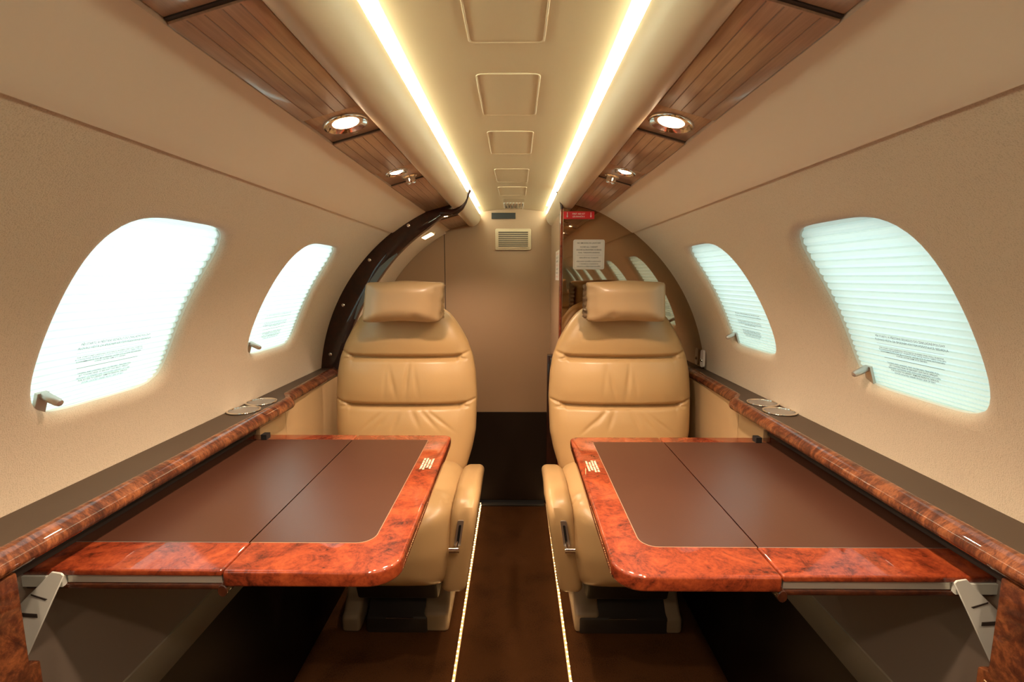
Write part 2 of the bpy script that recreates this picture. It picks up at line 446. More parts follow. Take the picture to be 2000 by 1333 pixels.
# overhead wood panels and lamp plates
def pz(x): return .2335 + (x - .309) * (.2575 - .2335) / (.222 - .309)
def pslab(name, s, y0, y1, parent, dz=0., x0=.2235, x1=.3085, mat='psu', th=.008):
    v, f = prism([(x0, pz(x0) - dz), (x1, pz(x1) - dz), (x1, pz(x1) - dz + th), (x0, pz(x0) - dz + th)], lambda p, q, t: (s * p, t, q), y0, y1)
    return bevelled(name, v, f, M[mat], parent, .0012, 2)
PN = (-(.309 - .222), 0, 0)
def pn(s):   # downward normal of the sloping panel
    v = Vector((s * (pz(.222) - pz(.309)) / (.309 - .222) * -1, 0, -1)); return v.normalized()
lamp_y = [1.98, 1.205, .818, .418, .02, -.60]
plates = [(1.90, 2.05), (1.135, 1.285), (.760, .886), (.36, .476), (-.04, .08), (-.66, -.54)]
side = {-1: 'left', 1: 'right'}
for s in (-1, 1):
    segs = [(2.05, Y1, 'at the vestibule end behind the arch'), (1.285, 1.762, 'nearest the arch and partition'), (1.81, 1.90, 'short piece just beyond the arch and partition'), (.886, 1.135, 'short, between the two nearest visible lamps'), (.476, .760, 'long, just ahead of the nearest full lamp'),
            (.08, .36, 'above the viewpoint'), (-.54, -.04, 'behind the viewpoint'), (Y0, -.66, 'furthest behind the viewpoint')]
    for y0, y1, w in segs:
        p = thing('overhead_wood_panel', (s * .266, (y0 + y1) / 2, .24), '%s side glossy ribbed wood overhead panel %s' % (side[s], w), 'overhead panel', 'overhead wood panels')
        pslab('panel', s, y0 + .001, y1 - .001, p, .003)
        for k in range(1, 5):
            x = .2235 + .085 * k / 5
            MB().box(s * (x - .0007), s * (x + .0007), y0 + .003, y1 - .003, pz(x) - .0034, pz(x) + .001).b('groove', M['psuline'], p, smooth=False)
    for k, ((y0, y1), ly) in enumerate(zip(plates, lamp_y)):
        w = {0: 'in the vestibule beyond the arch', 1: 'with an air nozzle, ahead of the arch', 2: 'the largest fully seen, wide chrome bezel', 3: 'at the top edge of the photo'}.get(k, 'behind the viewpoint')
        p = thing('reading_light', (s * .266, ly, .24), '%s overhead reading light %s' % (side[s], w), 'light', 'overhead reading lights')
        pslab('plate', s, y0 + .003, y1 - .003, p, -.001)
        pslab('dark_gap', s, y1 - .004, y1 + .002, p, .0005, mat='gap_dark', th=.004)
        n = pn(s); c = Vector((s * .262, ly - (.0 if k != 1 else .022), pz(.262) + .001))
        if k == 1: c = Vector((s * .268, 1.175, pz(.268) + .001))
        rr = .037 if k != 1 else .027
        MB().lathe([(rr, 0), (rr, .002), (rr - .0015, .004), (rr - .004, .0045), (rr - .006, .003), (rr * .60, -.004), (rr * .56, -.008)], c, nrm=n).b('bezel', M['chrome'], p)
        MB().lathe([(rr * .62, -.002), (rr * .56, .001), (rr * .35, .0035), (rr * .1, .0045), (.0001, .0045)], c, nrm=n).b('lens', M['lens'], p)
        ld = bpy.data.lights.new('lamp_glow', 'SPOT'); lo = bpy.data.objects.new('lamp_glow', ld); COL.objects.link(lo)
        ld.energy = 15 if k < 5 else 9; ld.color = (1, .74, .53); ld.spot_size = math.radians(128); ld.spot_blend = .7; ld.shadow_soft_size = .018
        wp = c + n * .014
        lo.parent = p; lo.location = Vector((wp.x, wp.y, wp.z + H)) - ORG[p.name]
        lo.rotation_euler = Vector((s * -.10, 0.0, -1)).to_track_quat('-Z', 'Y').to_euler()
        if k == 1:
            c2 = Vector((s * .252, 1.243, pz(.252) + .001))
            MB().lathe([(.019, 0), (.019, .003), (.016, .005), (.013, .004), (.0125, .016), (.0105, .018), (.009, .016), (.009, .004)], c2, nrm=n, seg=28).b('air_nozzle', M['chrome'], p)
            MB().lathe([(.0092, .010), (.0001, .010)], c2, nrm=n, seg=20).b('nozzle_core', M['black'], p)
        if k == 2:
            MB().lathe([(.0045, 0), (.0045, .001), (.0001, .0012)], Vector((s * .262, ly + .046, pz(.262))), nrm=n, seg=16).b('switch', M['pewter'], p)

# ------------------------------------------------------------------ bulkhead, floor, lower walls
def cabin_poly():
    pts = [(-.62, -1.165), (-.66, -.76), (-.72, -.40)]
    pts += [(-x, z) for x, z in arc(0, 64, 20, .02)] + [(-.31, .262), (-.19, .345), (.19, .345), (.31, .262)]
    pts += [(x, z) for x, z in arc(64, 0, 20, .02)] + [(.72, -.40), (.66, -.76), (.62, -1.165)]
    return pts
v, f = prism(cabin_poly(), lambda p, q, t: (p, t, q), Y1, Y1 + .03)
wb = build('wall_back', v, f, M['tan'], None, smooth=False); tag(wb, kind='structure')
MB().box(-.3375, -.3345, Y1 - .0012, Y1, -1.0, .235).b('seam', M['gap_dark'], wb, smooth=False)
v, f = prism(cabin_poly(), lambda p, q, t: (p, t, q), Y0 - .03, Y0)
wf = build('wall_front', v, f, M['tan'], None, smooth=False); tag(wf, kind='structure')
d1 = MB().box(-.26, .26, Y0, Y0 + .006, -1.1, .15).b('door_1', M['dark'], None, smooth=False); tag(d1, kind='structure')
bb = MB().box(-.62, .185, Y1 - .012, Y1, -1.165, -.682).b('baseboard_back', M['carpet_dark'], None, smooth=False); tag(bb, kind='structure')
bb.data.materials[0] = Mt('dark_kick_laminate', (.012, .006, .004), .55, spec=.2).m
fl = MB().box(-.66, .66, Y0 - .03, Y1 + .03, -1.195, -1.165).b('floor', M['carpet'], None, smooth=False); tag(fl, kind='structure')
sill = bevelled('door_sill', *prism([(2.345, -1.165), (2.345, -1.155), (2.385, -1.148), (2.385, -1.165)], lambda p, q, t: (t, p, q), -.19, .16), M['black'], None, .002, 2)
tag(sill, 'dark low threshold sill on the floor at the foot of the rear bulkhead', 'sill')
for s in (-1, 1):
    tn += 1; strip('trim_%d' % tn, [(.700, -.345), (.668, -.362), (.668, -.703)], s, M['lower'], n=2)
    tn += 1; strip('trim_%d' % tn, [(.669, -.695), (.665, -.697), (.665, -.764), (.670, -.769)], s, M['kick'], n=2)
    tn += 1; strip('trim_%d' % tn, [(.669, -.762), (.650, -.9), (.630, -1.17)], s, M['dado'], n=2)
# vestibule liner on the left behind the arch (smooth tan panels over the fabric)
o = MB().grid(extr_y([(-(R - .012) * math.cos(math.radians(a)), ZC + (R - .012) * math.sin(math.radians(a))) for a in [k * 2.4 for k in range(27)]], [1.80, 2.1, Y1])).b('trim_%d' % (tn + 1), M['liner'], None); tag(o, kind='structure')
# right closet wall between partition and bulkhead
o = MB().box(.185, .195, 1.80, Y1, -1.165, .27).b('wall_closet', M['tan'], None, smooth=False); tag(o, kind='structure')
# lit square lamp in vestibule
p = thing('ceiling_lamp', (-.372, 2.14, .19), 'small square lit ceiling lamp in the vestibule behind the dark arch', 'light')
n = Vector((.46, 0, -.89)).normalized(); u = Vector((.89, 0, .46)).normalized()
def sq(c, hx, hy, d0, d1):
    c = Vector(c); vs = [c + u * a + Vector((0, b, 0)) + n * d for d in (d0, d1) for a, b in ((-hx, -hy), (hx, -hy), (hx, hy), (-hx, hy))]
    return vs, [(0, 1, 2, 3), (4, 5, 6, 7), (0, 1, 5, 4), (1, 2, 6, 5), (2, 3, 7, 6), (3, 0, 4, 7)]
v, f = sq((-.376, 2.16, .186), .030, .045, -.004, .006); bevelled('housing', v, f, M['valance'], p, .002, 2)
v, f = sq((-.376, 2.16, .186), .023, .037, .006, .009); build('lens', v, f, emis('warm_lens', (1, .62, .30), 9), p, smooth=False)

# bulkhead fittings
p = thing('air_grille', (0, 2.392, .131), 'beige rectangular louvred air grille on the rear bulkhead', 'vent')
v, f = prism(rrect(-.0875, .0875, .131, .234, .008, 5), lambda a, b, t: (a, t, b), 2.390, 2.3995)
bevelled('frame', v, f, M['grille'], p, .003, 3)
MB().box(-.072, .072, 2.3885, 2.3905, .146, .2205).b('opening', M['dark'], p, smooth=False)
for k in range(9):
    z = .146 + .0745 * k / 8
    MB().box(-.0725, .0725, 2.385, 2.3895, z - .0022, z + .0022).b('slat', M['grille'], p, smooth=False)
v, f = prism(rrect(-.105, .011, .281, .309, .001, 2), lambda a, b, t: (a, t, b), 2.392, 2.3995)
tag(build('display_panel', v, f, M['black'], None, smooth=False), 'small black rectangular panel on the bulkhead above the air grille', 'panel')
p = thing('dome_light', (.004, 2.17, .30), 'small unlit clear ribbed dome light on the ceiling before the bulkhead', 'light')
MB().box(-.040, .048, 2.09, 2.25, .312, .3275).b('base', M['chrome'], p, smooth=False)
for k in range(7):
    x = -.036 + .078 * k / 6
    MB().tube([(x, 2.095, .311), (x, 2.245, .311)], .004, 8).b('rib', M['alu'], p)

# ------------------------------------------------------------------ dark wood arch (left) and glossy partition (right)
outer = arc(4, 62.5, 24, .004)
def rin(a): return .632 + .028 * max(0, min(1, (a - 40) / 24)) - .006 * max(0, (20 - a) / 20)
A_ = [(-x, z) for x, z in outer] + [(-.308, .236), (-.236, .262), (-.214, .252)]
inn = [(-rin(a) * math.cos(math.radians(a)), ZC + rin(a) * math.sin(math.radians(a))) for a in [62.5 - (62.5 - 4) * k / 24 for k in range(25)]]
arch = thing('arch_frame', (-.66, 1.79, -.36), 'tall dark polished wood arch framing the left side behind the seat', 'arch')
v, f = prism(A_ + [(-.256, .212)] + inn, lambda a, b, t: (a, t, b), 1.765, 1.805)
bevelled('panel', v, f, M['burl_dark'], arch, .004, 2)
mbt = MB().tube([(-.252, 1.765, .230), (-.235, 1.76, .228), (-.215, 1.758, .228), (-.196, 1.757, .233), (-.180, 1.757, .245), (-.168, 1.757, .265), (-.158, 1.757, .290), (-.150, 1.757, .306)], [.013, .0125, .0115, .0105, .009, .008, .007, .006], 12)
mbt.b('curved_tip', M['burl_dark'], arch)
for (x, z) in ((-.371, .184), (-.515, .062), (-.618, -.101), (-.674, -.283)):
    MB().lathe([(.0065, 0), (.006, .003), (.003, .0045), (.0001, .005)], (x, 1.7655, z), nrm=(0, -1, 0), seg=16).b('screw', M['chrome'], arch)
# window reflection on the glossy arch rim, painted as a grey-blue strip
inn2 = [(-(rin(a) + o_) * math.cos(math.radians(a)), ZC + (rin(a) + o_) * math.sin(math.radians(a))) for a, o_ in ((24, .004), (28, .010), (33, .016), (38, .020), (43, .020), (47, .012), (50, .004))]
inn3 = [(-(rin(a) - .001) * math.cos(math.radians(a)), ZC + (rin(a) - .001) * math.sin(math.radians(a))) for a in (50, 47, 43, 38, 33, 28, 24)]
v, f = prism(inn2 + inn3, lambda a, b, t: (a, t, b), 1.7635, 1.7655)
build('sheen_strip', v, f, M['grey'], arch)

part = thing('partition', (.44, 1.78, -1.165), 'right glossy bronze reflective partition behind the right seat', 'partition')
ppoly = [(.18, -1.165), (.60, -1.165), (.645, -.76), (.708, -.40)] + arc(3, 62, 24, .0) + [(.3085, .230), (.224, .2555), (.212, .243), (.198, .241), (.183, .2455)]
v, f = prism(ppoly, lambda a, b, t: (a, t, b), 1.768, 1.80)
build('panel', v, f, M['mirror'], part, smooth=False)
v, f = prism([(.172, -1.165), (.1805, -1.165), (.1805, .262), (.168, .275), (.165, .300), (.160, .300)][:4] , lambda a, b, t: (a, t, b), 1.765, 1.80)
v, f = prism([(.172, -1.165), (.1805, -1.165), (.1805, .25), (.172, .258)], lambda a, b, t: (a, t, b), 1.765, 1.802)
bevelled('wood_edge', v, f, M['edge_red'], part, .002, 2)
bevelled('lower_edge', *MB_box(.130, .1715, 1.766, 1.80, -.84, -.285), M['burl_dark'], part, .003, 2)
MB().tube([(.176, 1.757, .24), (.172, 1.757, .262), (.165, 1.757, .282), (.158, 1.757, .300)], .0045, 10).b('curved_tip', M['burl_dark'], part)
# placards
p = thing('warning_placard', (.275, 1.766, .026), 'square white warning placard with black text on the glossy partition', 'sign')
v, f = prism(rrect(.219, .331, .0285, .134, .006, 4), lambda a, b, t: (a, t, b), 1.7645, 1.7678)
build('plate', v, f, M['white'], p, smooth=False)
def lay(cx_, cz_): return lambda x, y: (cx_ + x, 1.7642, cz_ + y)
def thin_rect(x0, x1, z0, z1, w, name, mat, par, y=1.7641):
    mb = MB()
    for a, b, c_, d in ((x0, x1, z0, z0 + w), (x0, x1, z1 - w, z1), (x0, x0 + w, z0, z1), (x1 - w, x1, z0, z1)): mb.box(a, b, y, y + .0003, c_, d)
    return mb.b(name, mat, par, smooth=False)
thin_rect(.2235, .3265, .0325, .130, .0006, 'border', Mt('thin_grey_border', (.4, .38, .36), .5).m, p)
for s_, w_, z_ in (('NO SMOKING IN LAVATORY', .085, .1215), ('CLOSE ALL CABINET', .063, .1075), ('DOORS & DRAWERS DURING', .089, .0975), ('TAXI, TAKEOFF/LANDING', .078, .0875),
                   ('NEKUŘTE NA TOALETĚ', .068, .0695), ('VŠECHNY DVEŘE A ZÁSUVKY', .089, .0565), ('V PRŮBĚHU POJÍŽDĚNÍ,', .070, .0475), ('VZLETU A PŘISTÁNÍ ZAVŘÍT', .086, .0385)):
    text_part('printed_text', s_, .006, lay(.275, z_), M['ink'], p, fit=(w_, .0052), bold=.00006)
MB().box(.231, .319, 1.7641, 1.7644, .0784, .0789).b('printed_line', M['ink'], p, smooth=False)
p = thing('first_aid_sign', (.235, 1.766, .20), 'small red first aid kit sign high on the glossy partition', 'sign')
v, f = prism(rrect(.182, .292, .2060, .2325, .002, 3), lambda a, b, t: (a, t, b), 1.7645, 1.7678)
build('plate', v, f, M['red'], p, smooth=False)
text_part('printed_text', 'FIRST AID KIT', .008, lay(.236, .2235), M['inkw'], p, fit=(.045, .0062), bold=.0001)
text_part('printed_text', 'LÉKÁRNIČKA', .008, lay(.236, .2140), M['inkw'], p, fit=(.044, .0070), bold=.0001)
for x in (.1955, .2795):
    build('arrow', [(x - .0012, 1.7641, .229), (x + .0012, 1.7641, .229), (x + .0012, 1.7641, .217), (x + .0032, 1.7641, .217), (x, 1.7641, .210), (x - .0032, 1.7641, .217), (x - .0012, 1.7641, .217)], [(0, 1, 2, 6), (3, 4, 5)], M['inkw'], p, smooth=False)
p = thing('side_placard', (.184, 2.02, -.02), 'narrow white instruction placard on the closet wall beside the partition edge', 'sign')
MB().box(.1835, .1852, 1.93, 2.10, -.012, .108).b('plate', M['white'], p, smooth=False)
for k in range(7):
    text_part('printed_text', ('EMERGENCY EXIT', 'PULL DOOR', 'OPEN', 'NO STEP', 'TOALETA', 'DVEŘE', 'ZAVŘÍT')[k], .01, (lambda zz: (lambda x, y: (.1832, 2.02 + x, zz + y)))(.095 - .0155 * k), M['red'] if k % 3 == 0 else M['ink'], p, fit=(.10, .007))
# hinge plate at the foot of the right panel
p = thing('hinge_plate', (.712, 1.745, -.31), 'small white hinge plate with a screw where right wall meets partition', 'hinge')
v, f = prism(rrect(1.728, 1.756, -.325, -.262, .010, 4), lambda a, b, t: (t, a, b), .690, .697); build('plate', v, f, M['white'], p)
MB().lathe([(.006, 0), (.005, .003), (.0001, .004)], (.690, 1.742, -.30), nrm=(-1, 0, 0), seg=14).b('screw', M['chrome'], p)

# ------------------------------------------------------------------ side ledges
def rail_x(y):   # inboard line where leather meets wood
    if y < 1.30: return .629
    if y > 1.375: return .660 + (y - 1.375) * .030
    t = (y - 1.30) / .075; t = t * t * (3 - 2 * t); return .629 + .031 * t
def ledge(s):
    r = thing('side_ledge', (s * .67, .5, -.38), 'long %s side ledge, dark leather top with a glossy wood rail' % side[s], 'ledge', 'side ledges')
    ys = [Y0 + .01 + (1.25 - Y0) * k / 40 for k in range(41)] + [1.27 + .01 * k for k in range(14)] + [1.45, 1.55, 1.65, 1.765]
    rows = [[(s * .722, y, -.3355), (s * rail_x(y), y, -.3350)] for y in ys]
    # holes for cups are simply covered by the ring flanges
    MB().grid(rows).b('leather_top', M['ledge_top'], r, smooth=False)
    prof = [(0.0, -.3365), (.0, -.3335), (-.006, -.3325), (-.013, -.3345), (-.019, -.339), (-.0240, -.3435), (-.0265, -.349), (-.0265, -.354), (-.0235, -.3595), (-.017, -.3625), (-.004, -.3635), (.03, -.3635)]
    rows = []
    for y in ys: rows.append([(s * (rail_x(y) + dx), y, z) for dx, z in prof])
    MB().grid(rows).b('wood_rail', M['burl_rail'], r, angle=60)
    for yc in (1.182, 1.266):
        cx_ = s * .6735
        MB().lathe([(.0315, 0.0005), (.038, .0005), (.0395, .0022), (.039, .0036), (.0368, .0042), (.0350, .0036), (.0342, .001), (.0335, -.012)], (cx_, yc, -.335), seg=48).b('cup_holder', M['chrome'], r)
        MB().lathe([(.0338, .0012), (.0325, .0009), (.020, .0007), (.0001, .0006)], (cx_, yc, -.335), seg=48).b('cup_liner', M['cup'], r)
    return r
for s in (-1, 1): ledge(s)
for s in (-1, 1):   # burl end panels at the near edge
    tn += 5; o = MB().box(s * .656, s * .669, .567, 1.198, -.3995, -.3625).b('trim_%d' % tn, M['gap_dark'], None, smooth=False); tag(o, kind='structure')  # dark box painted in for the shade between rail and table
    p = bevelled('cabinet_end_panel', *prism([(-.3630, -.3), (-.3630, .553), (-.49, .553), (-.495, .566), (-.80, .566), (-.80, -.3)], lambda q, y, t: (t, y, q), s * .606, s * .70), M['burl_panel'], None, .003, 2)
    tag(p, 'glossy burl wood cabinet panel under the %s ledge at the bottom corner' % side[s], 'cabinet panel', 'cabinet end panels')
    # tan padded panel under the narrow part of the ledge
    q = bevelled('seat_side_panel', *prism([(1.345, -.364), (1.76, -.364), (1.76, -.67), (1.345, -.67)], lambda y, z, t: (t, y, z), s * .648, s * .667), M['tan_door'], None, .003, 2)
    tag(q, 'tan leather panel below the %s ledge beside the seat back' % side[s], 'panel', 'tan side panels')
    q = bevelled('seat_side_panel', *prism([(1.20, -.364), (1.34, -.364), (1.34, -.67), (1.20, -.67)], lambda y, z, t: (t, y, z), s * .646, s * .667), M['tan_door'], None, .003, 2)
    tag(q, 'narrow tan leather panel under the %s ledge behind the table' % side[s], 'panel', 'tan side panels')

# ------------------------------------------------------------------ tables
def table(s, dy, dz):
    T = -.400 + dz; y0, y1 = .612 + dy, 1.193 + dy; xi, xm, xo = .150, .391 if s < 0 else .378, .688
    r = thing('folding_table', (s * .42, .9 + dy, T - .03), 'folded out %s table, burl wood border around dark brown leather' % side[s], 'table', 'fold out tables')
    P = lambda a, b, t: (s * a, b, t)
    o = rrect(xi, xm - .0008, y0, y1, (.042, .0, .0, .022), 8)
    v, f = prism(o, P, T - .024, T); bevelled('inner_leaf', v, f, M['burl'], r, .0045, 4, 50)
    o = rrect(xm + .0008, xo, y0 + .003, y1, 0)
    v, f = prism(o, P, T - .010, T); bevelled('outer_leaf', v, f, M['burl'], r, .003, 3, 50)
    # lower frame of the outer leaf: metal slide and wood lip
    MB().box(s * (xm + .004), s * xo, y0 + .008, y0 + .020, T - .022, T - .010).b('metal_slide', M['alu'], r, smooth=False)
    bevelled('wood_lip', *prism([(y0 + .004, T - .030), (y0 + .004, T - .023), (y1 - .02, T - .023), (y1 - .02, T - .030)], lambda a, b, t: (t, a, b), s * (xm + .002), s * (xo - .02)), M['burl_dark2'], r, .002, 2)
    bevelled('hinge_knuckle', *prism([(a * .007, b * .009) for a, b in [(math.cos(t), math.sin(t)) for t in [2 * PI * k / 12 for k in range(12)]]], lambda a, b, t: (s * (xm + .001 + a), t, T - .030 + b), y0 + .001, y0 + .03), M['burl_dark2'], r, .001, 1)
    # leather insets with fine metal edge
    iy0, iy1 = y0 + .074, y1 - .040
    def inset(name, x0, x1, rad):
        o = rrect(x0, x1, iy0, iy1, rad, 8)
        v, f = prism(o, P, T - .002, T + .0007); build(name, v, f, M['inlay'], r, smooth=False)
    inset('leather_inset', xi + .054, xm - .0012, (.026, 0, 0, .004))
    inset('leather_inset', xm + .0012, xo - .004, 0)
    e = rrect(xi + .053, xm - .0005, iy0 - .0012, iy1 + .001, (.027, 0, 0, .005), 8)
    v, f = prism([(min(a, xm - .0012), b) for a, b in e], P, T - .002, T + .0003); build('inset_edging', v, f, Mt('inset_edging', (.55, .36, .24), .3, metal=.6).m, r, smooth=False)
    v, f = prism(rrect(xm + .0012, xo - .004, iy0 - .0012, iy1 + .001, 0), P, T - .002, T + .0003); build('inset_edging', v, f, M['pewter'], r, smooth=False)
    # lettering block near the aisle edge
    fn = (lambda x, y: (-(.177 + y), 1.0 + dy + x, T + .0004)) if s < 0 else (lambda x, y: (.177 + y, 1.0 + dy - x, T + .0004))
    for tx, w_, off in (('TABLE MUST BE', .062, .0105), ('STOWED DURING', .064, .0042), ('TAXI TAKEOFF', .046, -.0022), ('AND LANDING', .056, -.0085)):
        text_part('printed_text', tx, .005, (lambda o_: (lambda x, y: fn(x, y + o_)))(off), M['goldtext'], r, fit=(w_, .0042), bold=.00012)
    # folding support bracket
    zb = T - .022
    bp = [(.603, zb + .018), (.606, zb + .022), (.619, zb + .024), (.634, zb + .009), (.651, zb - .007), (.667, zb - .022), (.690, zb - .038), (.690, zb - .14), (.664, zb - .095)]
    v, f = prism(bp, lambda a, b, t: (s * a, t, b), y0 - .006, y0 - .0035)
    br = bevelled('support_bracket', v, f, M['steel'], r, .0008, 1)
    bevelled('slot', *prism([(.629, zb - .016), (.632, zb - .018), (.651, zb - .0105), (.651, zb - .0085)], lambda a, b, t: (s * a, t, b), y0 - .0068, y0 - .0058), M['gap_dark'], br, .0002, 1)
    bevelled('slot', *prism([(.646, zb - .044), (.690, zb - .041), (.690, zb - .035), (.646, zb - .038)], lambda a, b, t: (s * a, t, b), y0 - .0068, y0 - .0058), M['gap_dark'], br, .0004, 1)
    MB().box(s * .612, s * .69, y0 + .0, y0 + .007, T - .024, T - .009).b('slide_bar', M['steel'], r, smooth=False)
    # little latch where the far edge meets the ledge rail
    MB().box(s * .603, s * .617, y1 - .045, y1 - .025, T + .001, T + .014).b('slide_latch', M['black'], r, smooth=False)
table(-1, .0, .0); table(1, .0, -.0045)

# ------------------------------------------------------------------ seats
def sgp(v, e): return math.copysign(abs(v) ** e, v)
WZ = [(-.73, .10), (-.715, .155), (-.69, .182), (-.64, .208), (-.58, .226), (-.52, .238), (-.40, .2425), (-.32, .2375), (-.27, .229), (-.22, .211), (-.18, .190), (-.15, .171), (-.13, .156), (-.112, .138), (-.100, .118), (-.093, .090)]
def interp(T_, x):
    if x <= T_[0][0]: return T_[0][1]
    for (a, b), (c, d) in zip(T_, T_[1:]):
        if x <= c:
            return b + (d - b) * (x - a) / (c - a)
    return T_[-1][1]
def backrest(xc, s, seed):
    rnd = random.Random(seed)
    wr = [(-.032 * 1 + rnd.uniform(-.006, .006), -.352, .0055, -.22), (.012 + rnd.uniform(-.006, .006), -.338, .0075, .10), (.045 + rnd.uniform(-.004, .004), -.35, .004, -.15), (-.06, -.345, .003, .1)]
    wl = [(k * .040 + rnd.uniform(-.01, .01), rnd.uniform(-.485, -.465), .0055, k * .42) for k in (-2.6, -1.7, -.8, 1.1, 2.1, 3.0)]
    rows = []; N = 210; zs = [-.73 + .637 * (k / N) for k in range(N + 1)]
    for z in zs:
        w = interp(WZ, z) if True else 0
        w = sum(interp(WZ, z + e) for e in (-.008, -.004, 0, .004, .008)) / 5
        tt = (z + .70) / .60; yf = 1.525 + .085 * tt
        th = .062 if z < -.2 else .062 - .022 * (z + .2) / .107
        endk = 1 - max(0, (z + .135) / .042) ** 3 * .75 if z > -.135 else 1
        endk = min(endk, 1 - max(0, (-.69 - z) / .04) ** 2 * .7)
        th *= max(.1, endk)
        row = []; M_ = 240
        for k in range(M_):
            hk = M_ // 2; t_ = (k % hk) / hk; q = -1 if k < hk else 1
            a = .62 * (-math.cos(PI * t_)) + .38 * (2 * t_ - 1)
            if q > 0: a = -a
            b = q * max(0., 1 - abs(a) ** 3.2) ** (1 / 2.5)
            x = a * w; dy = b * th
            if q < 0:   # front face
                fa = abs(a)
                lift = .020 * max(0, (fa - .76) / .24) ** .9
                dsp = 0
                for zc_ in (-.268, -.428):
                    d = z - (zc_ + lift)
                    kk = max(0, min(1, (fa - .76) / .1)); dsp += (.021 - .013 * kk) * math.exp(-(d / (.0080 - .0035 * kk)) ** 2) + .011 * math.exp(-(d / .038) ** 2) * (1 - .4 * kk)
                    # small secondary fold below crease ends
                    d2 = z - (zc_ - .002 - .035 * (fa - .80)); dsp += .006 * math.exp(-(d2 / .0045) ** 2) * math.exp(-((fa - .84) / .06) ** 2)
                for (wx, wz, wa, sl) in wr:
                    xx = x - wx - sl * (z - wz); dsp += wa * math.exp(-(xx / .0060) ** 2) * math.exp(-((z - wz) / .042) ** 2)
                for (wx, wz, wa, sl) in wl:
                    xx = x - wx + sl * (z - wz); dsp += wa * .8 * math.exp(-(xx / .0075) ** 2) * math.exp(-((z - wz) / .028) ** 2)
                dy += dsp * min(1, abs(b) * 1.4)
                dy -= .008 * (1 - fa ** 2)
            row.append((xc + x, yf + th + dy + (.062 - th) * .4, z))
        rows.append(row)
    mb = MB().grid(rows, True)
    n = 240; mb.f.append(list(range(n))); e = len(mb.v) - n; mb.f.append([e + j for j in range(n)])
    return mb
def pillow(cx_, cy_, cz_, hx, hy, hz, n=5.0, skew=0., fn=None, seg=64, lens=1.):
    rows = []
    for i in range(seg // 2 + 1):
        la = -PI / 2 + PI * i / (seg // 2)
        row = []
        for j in range(seg * 2):
            lo = 2 * PI * j / (seg * 2)
            d = Vector((math.cos(la) * math.cos(lo), math.cos(la) * math.sin(lo), math.sin(la)))
            k = (abs(d.x) ** n + abs(d.y) ** 2.4 + abs(d.z) ** n) ** (-1 / n) if False else 1
            m = (abs(d.x) ** n + abs(d.y) ** n + abs(d.z) ** n) ** (-1 / n)
            p = Vector((d.x * m, d.y * m, d.z * m))
            # lens like depth: thinner at the rim
            rim = max(abs(p.x), abs(p.z)); py = p.y * (1 - .62 * max(0, rim - .30) ** 2.5 / .41 * lens)
            x, y, z = p.x * hx, py * hy, p.z * hz
            if fn: x, y, z = fn(p, x, y, z)
            row.append((cx_ + x + skew * z, cy_ + y, cz_ + z))
        rows.append(row)
    return MB().grid(rows, True)
def headrest_fn(seed, gs):
    rnd = random.Random(seed); ph = rnd.uniform(0, 6)
    def fn(p, x, y, z):
        # puckers on the gathered side and lower corners
        e = max(0, gs * p.x - .80) / .20
        x -= gs * .0016 * e * (math.sin(p.z * 11 + ph) + .6 * math.sin(p.z * 23))
        if y < 0:
            y += .004 * math.exp(-((p.z + .72 + .15 * p.x) / .10) ** 2) * math.exp(-((p.x - gs * .45) / .35) ** 2) * (1 + math.sin(p.x * 16 + ph))
            y += .005 * math.exp(-((p.z - .62 - .35 * (p.x - gs * .7)) / .08) ** 2) * math.exp(-((p.x - gs * .78) / .18) ** 2)
        z += .0022 * math.sin(p.x * 4 + ph) * abs(p.z)
        x *= 1 + .035 * abs(p.z) ** 5; z *= 1 + .07 * abs(p.x) ** 6 - .02
        if y < 0: y += .004 * math.exp(-((abs(p.x) - .86) / .025) ** 2)
        return x, y, z
    return fn
